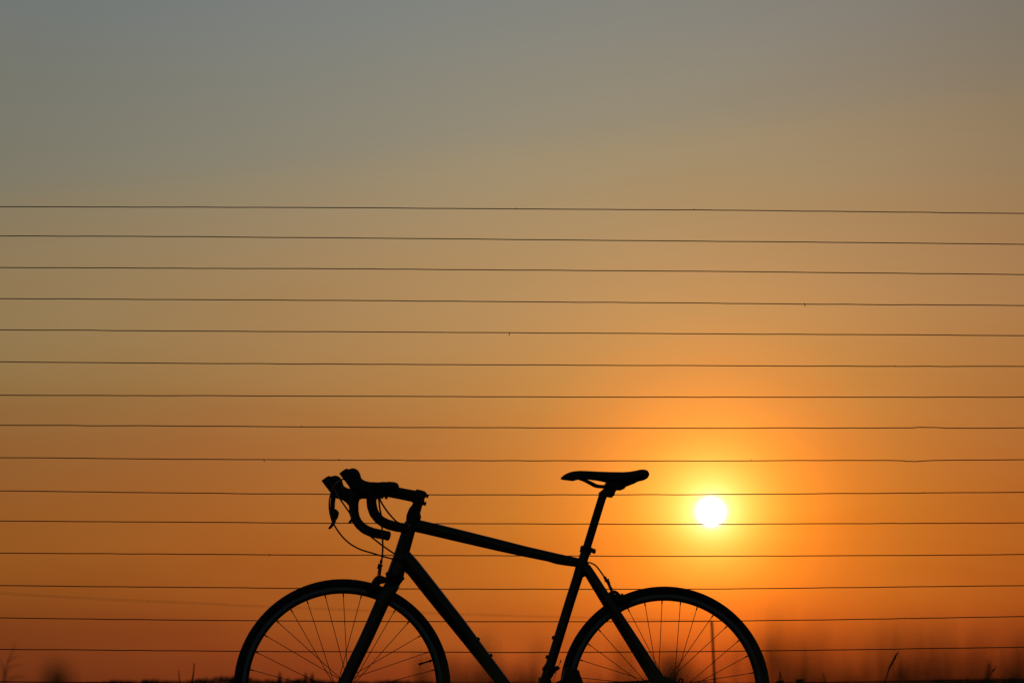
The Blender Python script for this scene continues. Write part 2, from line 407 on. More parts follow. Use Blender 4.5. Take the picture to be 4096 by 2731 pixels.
# wheels -------------------------------------------------------------
def wheel(c, ph, plus, rear=False):
    kr = .9915 if rear else 1.0
    rim = MB()
    rp = [(.2908, -.003), (.2930, -.0060), (.2995, -.0099), (.3130, -.0104), (.3145, -.0095), (.3145, -.0078), (.3090, -.0070), (.3060, 0), (.3090, .0070), (.3145, .0078), (.3145, .0095), (.3130, .0104), (.2995, .0099), (.2930, .0060), (.2908, .003)]
    rim.revolve(c, [(r*kr, y) for r, y in rp], 160)
    w = rim.build('wheel', M_BLK, bike)
    tr = MB(); tr.revolve(c, [(r*kr, y) for r, y in [(.2998, -.01055), (.3100, -.01085), (.3100, -.01030), (.2998, -.00995)]], 160)
    tr.revolve(c, [(r*kr, y) for r, y in [(.2998, .00995), (.3100, .01030), (.3100, .01085), (.2998, .01055)]], 160)
    tr.build('brake_track', M_RIM, w)
    ty = MB(); prof = []
    for k in range(20):
        a = 2*math.pi*k/20
        prof.append((kr*(.3225+.0139*math.cos(a)), .0136*math.sin(a)))
    ty.revolve(c, prof, 160); ty.build('tyre', M_RUB, w)
    hub = MB(); fl = .020 if not rear else .022
    hr = [(-.066 if rear else -.050, .006), (-.030, .010), (-.031, fl+.004), (-.027, fl+.004), (-.024, .012), (.024 if not rear else .014, .012), (.027 if not rear else .017, fl+.004), (.031 if not rear else .021, fl+.004), (.030 if not rear else .022, .010), (.066 if rear else .050, .006)]
    hub.tube([(c[0], c[1]+y, c[2]) for y, r in hr], [r for y, r in hr], 28)
    hub.build('hub', M_BLK, w)
    for k in range(32):
        ang = ph + 11.25*k; kk = k
        sg = 1 if (k % 4) in plus else -1
        side = 1 if k % 2 == 0 else -1
        a1 = R(ang); a2 = R(ang + 66*sg)
        y1 = .003*side; y2 = (.029 if not (rear and side > 0) else .019)*side
        p1 = Vector((c[0]+kr*.298*math.sin(a1), c[1]+y1, c[2]+kr*.298*math.cos(a1)))
        p2 = Vector((c[0]+fl*math.sin(a2), c[1]+y2, c[2]+fl*math.cos(a2)))
        d = (p2-p1).normalized()
        q0 = p1+d*.0055
        s_ = MB(); s_.tube([p1, q0, q0+d*.011, q0+d*.0125, p2], [.0021, .0021, .0020, .00105, .00105], 8)
        s_.build('spoke', M_STEEL, w)
    if not rear:
        a = R(72.9); dv = Vector((math.sin(a), 0, math.cos(a))); cc = Vector(c)
        v = MB(); v.tube([cc+dv*.296, cc+dv*.2855, cc+dv*.285, cc+dv*.282, cc+dv*.2815, cc+dv*.262, cc+dv*.259, cc+dv*.249, cc+dv*.2465],
                         [.003, .003, .0052, .0052, .0026, .0026, .0036, .0036, .0022], 12)
        v.build('valve', M_BLK, w)
    return w
fw = wheel(fa, 0, (0, 3)); rw = wheel(ra, -1.5, (1, 2), True)
# quick release skewers
for c, hw in ((fa, .056), (ra, .070)):
    q = MB(); q.tube([off(c, -hw-.010), off(c, -hw+.003), off(c, -hw+.004), off(c, hw-.005), off(c, hw-.004), off(c, hw+.010), off(c, hw+.013)], [.0075, .0085, .0025, .0025, .009, .009, .005], 16)
    P = smooth([off(c, hw+.008), off(c, hw+.016)+Vector((-.01, 0, .004)), off(c, hw+.016)+Vector((-.04, 0, .010)), off(c, hw+.008)+Vector((-.062, 0, .008))] if c is fa else [off(c, hw+.008), off(c, hw+.016)+Vector((-.008, 0, .012)), off(c, hw+.016)+Vector((-.026, 0, .034)), off(c, hw+.010)+Vector((-.034, 0, .046))], 4)
    q.tube(P, .0045, 10); q.build('quick_release', M_BLK, bike)

# rim brakes ---------------------------------------------------------
def px(zf, pts): return [(zf(x, y).x, zf(x, y).z) for x, y in pts]
bk = MB()
arm = smooth([c1(850, 800), c1(700, 760), c1(600, 720), c1(480, 715), c1(400, 765), c1(340, 840), c1(290, 930), c1(250, 1010), c1(225, 1090)], 4)
bk.tube([off(p, .008) for p in arm], [(60/9.225*MPP, .006)]*len(arm), 12, flat=True)
arm2 = smooth([c1(860, 800), c1(720, 830), c1(600, 860), c1(500, 900), c1(450, 1000), c1(420, 1120)], 4)
bk.tube([off(p, -.006) for p in arm2], [(95/9.225*MPP, .007)]*len(arm2), 12, flat=True)
bk.prism(px(c1, [(690, 735), (840, 750), (880, 900), (740, 890), (700, 945), (600, 950), (470, 990), (440, 760), (560, 690), (620, 665)]), -.014, .014, .003)
for s_ in (1, -1):      # arms reach down on each side of the tyre
    P = [off(c1(420, 800), .012*s_), off(c1(400, 900), .026*s_), off(c1(370, 1000), .032*s_), off(c1(300, 1150), .030*s_), off(c1(250, 1260), .022*s_)]
    P = smooth(P, 4); bk.tube(P, [(.009, .0045)]*len(P), 12, flat=True)
caliper = bk.build('brake_caliper', M_BLK, bike)
ad = MB()
ad.tube([c1(608, 80), c1(604, 100), c1(590, 190), c1(578, 215), c1(570, 240)], [.0032, .0044, .0046, .0030, .0030], 14)
ad.tube([c1(572, 235), c1(565, 262), c1(560, 300), c1(550, 330)], [.0072, .0082, .0075, .0045], 14)
ad.tube([c1(565, 330), c1(530, 660)], [.0052, .0042], 14)
ad.tube([c1(520, 300), c1(490, 410)], [.0046, .0042], 12)
ad.build('barrel_adjuster', M_BLK, caliper)
ca = MB(); ca.tube([c1(505, 400), c1(450, 660)], .0010, 8); ca.build('brake_cable', M_STEEL, caliper)
b = MB(); b.tube([c1(215, 925), c1(232, 945), c1(260, 1010)], [.004, .005, .0055], 12); b.build('pad_bolt', M_BLK, caliper)
for s_ in (1, -1):
    P = [off(c1(60, 1250), .019*s_), off(c1(200, 1255), .019*s_), off(c1(330, 1285), .019*s_), off(c1(430, 1315), .019*s_)]
    c = MB(); c.tube(P, [(.005, .004), (.0065, .005), (.0065, .005), (.005, .004)], 12, flat=True); c.build('brake_pad', M_RUB, caliper)

bk = MB()
bk.prism(px(c2, [(330, 870), (375, 842), (440, 800), (520, 745), (560, 722), (600, 760), (640, 900), (640, 1010), (520, 1040), (430, 1000), (380, 960)]), -.013, .013, .003)
arm = smooth([c2(500, 850), c2(620, 770), c2(690, 760), c2(770, 810), c2(850, 900), c2(930, 1010), c2(1000, 1120)], 4)
bk.tube([off(p, .008) for p in arm], [(58/8.711*MPP, .006)]*len(arm), 12, flat=True)
arm = smooth([c2(480, 930), c2(600, 960), c2(700, 960), c2(800, 1030), c2(880, 1110), c2(950, 1180)], 4)
bk.tube([off(p, -.008) for p in arm], [(92/8.711*MPP, .006)]*len(arm), 12, flat=True)
for s_ in (1, -1):
    P = smooth([off(c2(620, 900), .012*s_), off(c2(760, 990), .028*s_), off(c2(900, 1080), .031*s_), off(c2(1030, 1170), .022*s_)], 4)
    bk.tube(P, [(.0085, .0045)]*len(P), 12, flat=True)
bk.tube([c2(420, 960), c2(330, 1000)], .006, 12)
cal2 = bk.build('brake_caliper', M_BLK, bike)
ad = MB()
ad.tube([c2(318, 215), c2(330, 235), c2(385, 320), c2(395, 335)], [.0032, .0048, .0050, .0034], 14)
ad.tube([c2(400, 325), c2(415, 350), c2(428, 372)], [.0080, .0086, .0070], 14)
ad.tube([c2(420, 350), c2(470, 450), c2(590, 745)], [.0060, .0050, .0042], 14)
ad.tube([c2(455, 390), c2(500, 460)], [.0050, .0042], 12)
ad.build('barrel_adjuster', M_BLK, cal2)
ca = MB(); ca.tube([c2(515, 490), c2(670, 725)], .0010, 8); ca.build('brake_cable', M_STEEL, cal2)
b = MB(); b.tube([c2(905, 828), c2(945, 870), c2(990, 940)], [.005, .0058, .0055], 12); b.build('pad_bolt', M_BLK, cal2)
for s_ in (1, -1):
    P = [off(c2(800, 1210), .019*s_), off(c2(930, 1160), .019*s_), off(c2(1080, 1110), .019*s_), off(c2(1190, 1085), .019*s_)]
    c = MB(); c.tube(P, [(.006, .004), (.008, .005), (.008, .005), (.006, .004)], 12, flat=True); c.build('brake_pad', M_RUB, cal2)

# drivetrain ---------------------------------------------------------
YD = .045      # right side of the bicycle is away from the camera
def chainring(r, y):
    m = MB(); n = int(r*2*math.pi/.0127)*4
    o = []; 
    for k in range(n):
        a = 2*math.pi*k/n; rr = r + (.0035 if k % 4 in (1, 2) else -.0015); o.append((bb.x+rr*math.sin(a), bb.z+rr*math.cos(a)))
    i_ = [(bb.x+(r-.013)*math.sin(2*math.pi*k/n), bb.z+(r-.013)*math.cos(2*math.pi*k/n)) for k in range(n)]
    A = m.ring([(x, y-.0015, z) for x, z in o]); B = m.ring([(x, y+.0015, z) for x, z in o])
    C_ = m.ring([(x, y-.0015, z) for x, z in i_]); D_ = m.ring([(x, y+.0015, z) for x, z in i_])
    m.bridge(A, B); m.bridge(C_, D_); m.bridge(A, C_); m.bridge(B, D_)
    for k in range(5):
        a = 2*math.pi*k/5; q = Vector((bb.x, y, bb.z)); d = Vector((math.sin(a), 0, math.cos(a)))
        m.tube([q, q+d*(r-.012)], [(.012, .003), (.007, .002)], 10, flat=True)
    return m.build('chainring', M_BLK, bike)
chainring(.0945, YD); chainring(.078, YD-.007)
pc = L(2290, 2732, .115); pc.y = 0; cr_dir = pc-bb; cl_ = cr_dir.length; cr_dir.normalize()
for s_, nm in ((1, 1), (-1, -1)):
    a = off(bb, .060*s_); e = off(bb + cr_dir*cl_*s_, .075*s_)
    m = MB(); m.tube([a-(e-a)*.06, a, a+(e-a)*.5, e, e+(e-a)*.05], [(.012, .006), (.019, .008), (.013, .007), (.0125, .007), (.008, .005)], 16, flat=True)
    m.tube([off(bb, .034*s_), off(bb, .064*s_)], .012, 16)
    m.build('crank', M_BLK, bike)
    q = MB()
    ol = [(2258, 2674), (2268, 2669), (2302, 2673), (2313, 2681), (2317, 2696), (2325, 2716), (2333, 2738), (2330, 2768), (2300, 2788), (2262, 2784), (2238, 2758), (2223, 2731), (2225, 2726), (2244, 2719), (2252, 2700)]
    cen = L(2290, 2732, .115); tgt = bb + cr_dir*cl_*s_
    oo = [(L(x, y, .125).x-cen.x+tgt.x, L(x, y, .125).z-cen.z+tgt.z) for x, y in ol]
    lo, hi = (-.155, -.095) if s_ > 0 else (.095, .155)
    q.prism(oo, lo, hi, .006)
    q.tube([off(tgt, .07*s_), off(tgt, .12*s_)], .0065, 14)
    ped = q.build('pedal', M_BLK, bike)
    for ww in (.100, .150):
        g = MB(); g.tube([off(Vector(Vector((oo[0][0], 0, oo[0][1]))), ww*s_), off(Vector((oo[0][0]-.003, 0, oo[0][1]+.004)), ww*s_)], .002, 8)
        g.build('cage_pin', M_STEEL, ped)
# cassette, chain, derailleurs
for k in range(9):
    r = .026+.0033*k
    m = MB(); c = Vector((ra.x, YD+.009-.0043*k+.012, ra.z)); n = int(r*2*math.pi/.0127)*4
    o = [(c.x+(r+(.002 if j % 4 in (1, 2) else -.002))*math.sin(2*math.pi*j/n), c.z+(r+(.002 if j % 4 in (1, 2) else -.002))*math.cos(2*math.pi*j/n)) for j in range(n)]
    m.prism(o, c.y-.0009, c.y+.0009, .0002, 1); m.build('sprocket', M_STEEL, rw)
def chain_path():
    P = []
    for k in range(13): a = R(180+15*k); P.append((bb.x+.095*math.sin(a), bb.z+.095*math.cos(a)))
    for k in range(7): a = R(0+20*k); P.append((ra.x+.040*math.sin(a), ra.z+.040*math.cos(a)))
    P += [(ra.x+.03, ra.z-.045), (ra.x+.012, ra.z-.075), (ra.x-.02, ra.z-.105), (ra.x-.03, ra.z-.12), (ra.x-.06, ra.z-.125)]
    return P
m = MB(); m.tube([(x, YD-.002, z) for x, z in chain_path()], [(.0042, .0035)]*len(chain_path()), 8, flat=True, closed=True); m.build('chain', M_STEEL, bike)
rd = MB(); j1 = Vector((ra.x+.012, YD+.015, ra.z-.06)); j2 = Vector((ra.x-.03, YD+.012, ra.z-.115))
rd.tube([Vector((ra.x, YD+.02, ra.z-.02)), Vector((ra.x+.02, YD+.035, ra.z-.045)), j1], [.009, .012, .009], 12)
rd.tube([j1, j2], [(.012, .003), (.012, .003)], 10, flat=True)
rd.disc(j1, .018, -.006, .006, 24); rd.disc(j2, .018, -.006, .006, 24)
rdo = rd.build('rear_derailleur', M_BLK, bike)
lp = smooth([c4(1180, 1060, -.06), c4(1215, 1000, -.06), c4(1235, 930, -.06), c4(1262, 897, -.06), c4(1305, 890, -.06), c4(1340, 925, -.06), c4(1335, 985, -.06), c4(1300, 1040, -.06), c4(1250, 1110, -.06), c4(1240, 1250, -.06)], 5)
m = MB(); m.tube(lp, .0028, 10); m.build('shift_cable', M_CAB, rdo)
# front derailleur on its clamp band
fd = MB(); bc = c3(640, 655); sdv = (L(2204, 2649)-L(2281, 2400)).normalized()
fd.tube([bc-sdv*.0075, bc-sdv*.006, bc+sdv*.006, bc+sdv*.0075], [.0165, .0178, .0178, .0165], 24)
fd.prism(px(c3, [(365, 700), (385, 640), (425, 590), (500, 580), (500, 770), (385, 765)]), -.009, .009, .002)
fd.prism(px(c3, [(800, 600), (860, 600), (905, 570), (950, 578), (985, 610), (1025, 655), (1010, 705), (945, 750), (900, 740), (850, 850), (800, 880), (770, 960), (700, 1050), (600, 1000), (640, 700)]), -.010, .012, .003)
fd.prism(px(c3, [(285, 1010), (330, 1010), (600, 960), (700, 1050), (735, 1100), (745, 1180), (790, 1240), (850, 1400), (700, 1500), (300, 1480), (255, 1300), (280, 1100)]), .018, .050, .004)
fdo = fd.build('front_derailleur', M_BLK, bike)
m = MB(); m.tube([c3(1066, 350), c3(1052, 440), c3(1030, 475)], [.0016, .0018, .0012], 8)
m.tube([c3(1035, 465), c3(980, 585), c3(915, 770), c3(840, 990), c3(765, 1210), c3(700, 1400)], .0008, 8); m.build('shift_cable', M_STEEL, fdo)

# --------------------------------------------------------------- fence
YF = 9.12
def wf(px_, py_):
    d = ray(px_, py_); t = (YF)/(d.y - .02*d.x); return CAM + d*t
fence = tag(empty('wire_fence', wf(2048, 3190)), 'tall fence of sixteen thin level wires stretched behind the bicycle', 'fence')
fo = Vector(fence.location)
S = 4096/2352
WY = [
 [(0, 475), (400, 476), (790, 477.3), (1176, 480), (1600, 482.5), (2000, 486.5), (2352, 490.5)],
 [(0, 542), (400, 543.5), (820, 547), (1176, 550), (1600, 554), (2000, 557.5), (2352, 561)],
 [(0, 614.5), (400, 616), (800, 617.5), (1176, 620.3), (1600, 623), (2000, 627), (2352, 630.5)],
 [(0, 686), (400, 688), (800, 690), (1176, 693), (1600, 696), (1848, 698.5), (2352, 701.5)],
 [(0, 757.5), (400, 760), (800, 762), (1176, 764), (1600, 766.5), (2000, 768.5), (2352, 770.5)],
 [(0, 831), (400, 834), (800, 836), (1176, 838), (1600, 839.5), (2000, 841), (2352, 841.5)],
 [(0, 907.5), (400, 908.5), (800, 909.7), (1176, 911), (1600, 912), (2000, 911.7), (2352, 912)],
 [(0, 976), (400, 978), (800, 980.5), (1176, 982), (1600, 983), (2040, 982.5), (2120, 981), (2200, 983), (2352, 982.5)],
 [(0, 1050.5), (400, 1054), (800, 1056.3), (1176, 1057.7), (1600, 1058), (2020, 1057), (2092, 1059.3), (2170, 1056.5), (2352, 1055.5)],
 [(0, 1126.5), (400, 1131.5), (800, 1135), (1176, 1136), (1600, 1135.3), (2000, 1132.5), (2352, 1130)],
 [(0, 1196), (400, 1198.5), (800, 1201), (1176, 1202.5), (1600, 1203.5), (2000, 1201.8), (2352, 1200.3)],
 [(0, 1269.5), (400, 1272), (800, 1274.3), (1176, 1275.8), (1600, 1276.8), (2000, 1275.3), (2352, 1273)],
 [(0, 1344), (400, 1348), (800, 1351), (1176, 1352.3), (1600, 1352), (2000, 1348), (2352, 1344)],
 [(0, 1418.5), (400, 1423), (800, 1426), (1176, 1427), (1600, 1426), (2000, 1421), (2352, 1415.3)],
 [(0, 1490), (400, 1493.5), (800, 1496), (1176, 1497), (1600, 1495.5), (2000, 1490.5), (2352, 1485.3)],
 [(0, 1564.5), (400, 1568), (800, 1571.5), (1176, 1573), (1600, 1570), (2000, 1564.5), (2352, 1559)],
]
TW = {0: [(1185, 1, 3, .4), (1595, 1, 3, -.3)], 3: [(1848, -1, 6, .3), (1848, 1, 3, -.2)], 4: [(1171, -1, 8, -.35)],
      7: [(692, 1, 3, .2)], 8: [(606, -1, 5, .3), (780, 1, 3, -.8), (1725, 1, 2.5, .2), (200, 1, 2, .2), (395, -1, 2, .3)],
      9: [(2122, 1, 2, .3)], 11: [(619, -1, 3, .1), (619, 1, 2, .1)], 5: [(2056, 1, 2, .3)]}
XE = 3.3
for i, row in enumerate(WY):
    ext = 1500
    a, c = row[0], row[-1]
    sl0 = (row[1][1]-row[0][1])/(row[1][0]-row[0][0]); sl1 = (row[-1][1]-row[-2][1])/(row[-1][0]-row[-2][0])
    pts = [(-1150, a[1]-1150*sl0*.9)] + row + [(3450, c[1]+1098*sl1*.9)]
    P = smooth([wf(x*S, y*S) for x, y in pts], 8)
    rr = random.Random(i*13+1)
    P = [p+Vector((0, 0, rr.gauss(0, .00028))) for p in P]      # small kinks left in the wire
    P = smooth(P, 3)
    m = MB(); m.tube([p-fo for p in P], .00148, 8)
    wo = m.build('wire', M_WIRE, fence)
    for (x, up, ln, lean) in TW.get(i, []):
        y = None
        for (xa, ya), (xb, yb) in zip(row, row[1:]):
            if xa <= x <= xb: y = ya+(yb-ya)*(x-xa)/(xb-xa)
        p = wf(x*S, y*S)-fo; h = ln*S*.0008
        m = MB(); m.tube([p-Vector((0, .0002, up*.0006)), p+Vector((lean*h*.5, 0, up*h*.6)), p+Vector((lean*h, .0, up*h))], [.0012, .0011, .0007], 6)
        m.build('twig', M_STEM, wo)
for x in (-1100, 3400):
    b0 = wf(x*S, 3190)-fo; t0 = wf(x*S, 420*S)-fo
    b0.y = t0.y; b0.z = -.1
    m = MB(); m.tube([b0, b0+(t0-b0)*.5, t0, t0+Vector((0, 0, .01))], [.05, .047, .045, .03], 16); m.build('post', M_WOOD, fence)

# ---------------------------------------------------- far posts and line
def post(pxx, top, wpx, Y, label, lean=0):
    t = at(pxx, top, Y); r = wpx/2*Y/FPX
    b = Vector((t.x-lean, t.y, 0))
    o = tag(empty('wooden_post', b), label, 'post', 'posts standing in the field')
    h = t.z
    m = MB(); m.tube([(0, 0, -.1), (lean*.5, 0, h*.5), (lean, 0, h-r*.3), (lean, 0, h)], [r*1.08, r, r*.96, r*.7], 14)
    m.build('shaft', M_WOOD, o)
    m = MB(); m.tube([(lean-r*1.1, -r*.2, h-.06), (lean+r*1.1, -r*.2, h-.06)], r*.35, 8); m.build('staple', M_STEEL, o)
    return t
pt = post(2847, 2482, 10.5, 55, 'slim blurred post seen through the rear wheel spokes', -.07)

lpts = [(2843, 2484, 55), (2400, 2471, 54), (2100, 2463, 53), (1850, 2455, 52), (1400, 2438, 51), (1000, 2422, 50), (800, 2412, 49.5), (400, 2394, 49), (0, 2371, 48), (-500, 2335, 47)]
m = MB(); m.tube(smooth([at(*p) for p in lpts], 5), .0036, 8)
tag(m.build('overhead_cable', M_CAB), 'faint blurred cable sloping down from the left edge toward the slim far post', 'cable')
tag(empty('wooden_post', Vector((at(-500, 2335, 47).x, 47, 0))), 'post outside the left edge holding the faint cable', 'post', 'posts standing in the field')
lo_ = bpy.context.scene.collection.objects[-1]
m = MB(); hh = at(-500, 2335, 47).z; m.tube([(0, 0, -.1), (0, 0, hh+.05)], [.035, .03], 12); m.build('shaft', M_WOOD, lo_)

# ------------------------------------------------------------------ ground
def gz(x, y):
    near = math.exp(-((y-8.9)/5)**2) * math.exp(-((x)/4)**2)
    return -.0152*(x+.52)*near
gm = MB(); nx, ny = 80, 90
xs = []; ys = []
for i in range(nx+1): t = i/nx*2-1; xs.append(math.copysign(abs(t)**3*9000 + abs(t)*6, t))
for j in range(ny+1): t = j/ny; ys.append(-40 + 60*t + 12000*t**5)
idx = [[0]*(ny+1) for _ in range(nx+1)]
for i in range(nx+1):
    for j in range(ny+1):
        idx[i][j] = len(gm.v); gm.v.append((xs[i], ys[j], gz(xs[i], ys[j])))
for i in range(nx):
    for j in range(ny): gm.f.append((idx[i][j], idx[i+1][j], idx[i+1][j+1], idx[i][j+1]))
tag(gm.build('ground', M_SOIL), 'flat dark field under the bicycle running to the horizon', kind='structure')

# short grass (stays below the picture, seen when stepping aside)
g = MB()
for k in range(42000):
    y = rnd.uniform(.8, 20)**1.0; x = rnd.uniform(-4.5, 4.5)*(1 if y < 12 else 1.3)
    h = rnd.uniform(.05, .17)*(1+.4*math.sin(x*2.1+y))
    a = rnd.uniform(0, 6.28)
    g.blade((x, y, gz(x, y)-.005), (x+.4*h*math.cos(a), y+.4*h*math.sin(a), gz(x, y)+h), rnd.uniform(.003, .006), .3, 3)
tag(g.build('grass', M_GRASS, sm=False), 'short grass covering the field around the bicycle', kind='stuff')

# tall out-of-focus grass close to the lens
def tuft(m, pxx, py, Y, wmm, n=1, spread=0, drop_=40, lean=0):
    for _ in range(n):
        x = pxx+rnd.gauss(0, spread); y = py+abs(rnd.gauss(0, drop_))
        yy = Y*rnd.uniform(.93, 1.07)
        t = at(x, y, yy); b = Vector((t.x+rnd.gauss(0, .02)-lean, t.y+rnd.gauss(0, .02), 0))
        m.blade(b, t, wmm/1000*rnd.uniform(.7, 1.25), .08, 9, pw=26, side=Vector((1, rnd.uniform(-.5, .5), 0)).normalized())
tg = MB()
def veil_(x0, x1, top, n, Y=1.2, w=1.6, jit=60):
    for k_ in range(n): tuft(tg, x0+(x1-x0)*(k_+rnd.uniform(0, 1))/n, top, Y, w, 1, 0, jit)
tuft(tg, 205, 2625, 1.15, 5, 7, 26, 28)
tuft(tg, 1960, 2510, 1.35, 2.6, 4, 28, 34)
tuft(tg, 2165, 2530, 1.35, 2.2, 3, 22, 30, .03)
tuft(tg, 2000, 2650, 1.3, 3.4, 14, 95, 26)
tuft(tg, 2110, 2640, 1.3, 3.4, 9, 50, 25)
tuft(tg, 1820, 2600, 1.3, 2.6, 6, 60, 34)
tuft(tg, 2480, 2520, 1.25, 2.0, 5, 34, 40)
tuft(tg, 2450, 2640, 1.25, 3, 7, 45, 24)
tuft(tg, 2690, 2570, 1.2, 3.8, 17, 46, 36)
tuft(tg, 2800, 2635, 1.3, 3, 6, 40, 25)
tuft(tg, 2600, 2670, 1.3, 3.4, 8, 60, 25)
tuft(tg, 3105, 2370, 1.05, 2.0, 3, 30, 60)
tuft(tg, 3160, 2470, 1.05, 2.0, 5, 50, 50)
veil_(2900, 3250, 2500, 16, 1.2, 1.6)
veil_(3200, 4150, 2440, 32, 1.05, 1.4, 80)
veil_(3150, 4150, 2560, 34, .95, 1.35, 60)
veil_(3050, 4150, 2630, 28, 1.0, 1.7, 40)
tuft(tg, 3290, 2500, 1.1, 2.0, 3, 30, 60)
tuft(tg, 3560, 2450, 1.1, 1.8, 3, 40, 60)
tuft(tg, 3770, 2430, 1.1, 1.8, 4, 60, 60)
tuft(tg, 4080, 2540, 1.2, 2.2, 7, 40, 50)
tuft(tg, 3640, 2630, 1.5, 3.4, 5, 22, 22)
tuft(tg, 3430, 2640, 1.2, 2.6, 4, 45, 30)
tuft(tg, 3830, 2580, 1.1, 2.4, 5, 90, 40)
tuft(tg, 1690, 2570, 2.2, 1.6, 8, 26, 26)
tuft(tg, 60, 2690, 1.3, 2.0, 6, 60, 18)
tag(tg.build('tall_grass', M_STEM, sm=False), 'blurred tall grass close to the lens along the bottom of the view', kind='stuff')

# single plants one can point to
def stem(path, Y, w, name, label, cat, head=None, group='single grass stems rising into view'):
    P = [at(x, y, Y) for x, y in path]; b = Vector((P[-1].x + (P[-1].x-P[0].x)*.8, P[-1].y, gz(P[-1].x, Y)))
    P = smooth([p-b for p in P], 5); e = P[-1].copy()
    P += [e*f for f in (.85, .6, .3, 0)]
    P.reverse()
    o = tag(empty(name, b), label, cat, group)
    m = MB(); m.tube(P, [w*1.2, w*.5], 8); m.build('stalk', M_STEM, o)
    if head:
        m = MB()
        H = [at(x, y, Y)-b for x, y in head]
        for a, c in zip(H, H[1:]):
            d = c-a
            for k in range(9):
                p = a + d*(k/9); s_ = rnd.choice((-1, 1))
                q = p - d.normalized()*rnd.uniform(.006, .014) + Vector((s_*rnd.uniform(.001, .0045), rnd.uniform(-.003, .003), 0))
                m.tube([p, (p+q)/2+Vector((s_*.001, 0, 0)), q], [.0004, .0010, .0004], 6)
        m.build('seed_head', M_STEM, o)
    return o
stem([(777, 2650), (774, 2690), (767, 2731)], 7.0, .0022, 'grass_plant', 'upright grass stalk with blunt tip, right of a shorter one beside the front wheel', 'grass stem')
stem([(715, 2678), (716, 2700), (720, 2731)], 6.6, .0013, 'grass_plant', 'thin shorter grass stalk left of the blunt one beside the front wheel', 'grass stem')
stem([(3595, 2602), (3578, 2634), (3563, 2660), (3551, 2690), (3541, 2722)], 8.0, .0017, 'grass_plant', 'leaning grass stem with a long drooping seed head right of the rear wheel', 'grass stem', [(3563, 2662), (3580, 2630), (3595, 2604)])
stem([(3985, 2661), (3972, 2680), (3962, 2700), (3950, 2728)], 8.0, .0010, 'grass_plant', 'fine grass stem with a small seed tip beside the thick blurred stalk', 'grass stem', [(3972, 2679), (3985, 2662)])
stem([(3290, 2692), (3298, 2712), (3306, 2731)], 6.0, .0014, 'grass_plant', 'short soft grass stalk between the leafy weed and the seed head', 'grass stem')
stem([(3430, 2700), (3427, 2715), (3420, 2731)], 6.0, .0012, 'grass_plant', 'faint grass stalk left of the drooping seed head', 'grass stem')
stem([(3961, 2642), (3958, 2685), (3952, 2731)], 3.0, .0024, 'grass_plant', 'thick blunt blurred stalk low near the right edge of the view', 'grass stem')
# branching blades at the left edge
b = at(20, 2760, 4.2); b.z = 0
o = tag(empty('grass_tuft', b), 'faint branching grass with thin curved blades at the left edge', 'grass tuft')
m = MB()
for path in ([(-30, 2600), (0, 2640), (12, 2670), (16, 2700), (10, 2760)], [(62, 2570), (50, 2600), (30, 2650), (18, 2690), (12, 2760)], [(75, 2626), (50, 2632), (30, 2650), (20, 2680), (14, 2740)],
             [(85, 2658), (60, 2660), (38, 2670), (22, 2700), (14, 2750)], [(100, 2706), (75, 2704), (45, 2709), (28, 2725), (14, 2770)]):
    P = smooth([at(x, y, 4.2)-b for x, y in path], 5); m.tube(P, [.0004, .0008], 6)
P = [at(12, 2760, 4.2)-b, Vector((0, 0, 0))]; m.tube(P, .0015, 6)
m.build('blade', M_STEM, o)
# two small weeds beyond the fence
def weed(pxx, top, wid, Y, label, leaves):
    t = at(pxx, top, Y); b = Vector((t.x, Y, gz(t.x, Y))); h = t.z-b.z; k_ = Y/FPX
    o = tag(empty('weed', b), label, 'weed', 'weeds beyond the fence')
    m = MB(); m.tube([(0, 0, 0), (.004, 0, h*.5), (0, 0, h)], [.004, .0018], 8); m.build('stalk', M_STEM, o)
    m = MB()
    for (dx, dy, ln, an, wd) in leaves:
        p = Vector((0, 0, h-dy*k_)); a = R(an); q = p+Vector((math.cos(a)*ln*k_, rnd.uniform(-.01, .01), math.sin(a)*ln*k_))
        m.blade(p, q, wd*k_, .1, 4, side=Vector((-math.sin(a), .4, math.cos(a))).normalized())
    for k in range(60):
        z = rnd.uniform(h*.2, h-30*k_); a = rnd.uniform(0, 6.28); l_ = rnd.uniform(8, wid)*k_
        m.blade((0, 0, z), (math.cos(a)*l_, math.sin(a)*l_, z+rnd.uniform(-.2, .6)*l_), 7*k_, .2, 3)
    m.build('foliage', M_GRASS, o)
weed(3121, 2690, 24, 13, 'small weed with a cross-like tip just right of the rear wheel', [(0, 2, 7, 100, 8), (0, 18, 12, 10, 6), (0, 20, 7, 150, 6), (0, 30, 9, 190, 7), (0, 12, 5, 60, 7), (0, 34, 16, 15, 7), (0, 34, 16, 165, 7), (0, 38, 22, 5, 8), (0, 38, 22, 175, 8)])
weed(3198, 2716, 30, 12, 'low leafy weed spreading flat beside the cross-tipped one', [(0, 4, 18, 172, 9), (0, 4, 24, 8, 9), (0, 8, 20, 20, 10), (0, 8, 17, 160, 10), (0, 10, 10, 90, 10), (0, 12, 18, 185, 10), (0, 12, 16, -5, 10)])

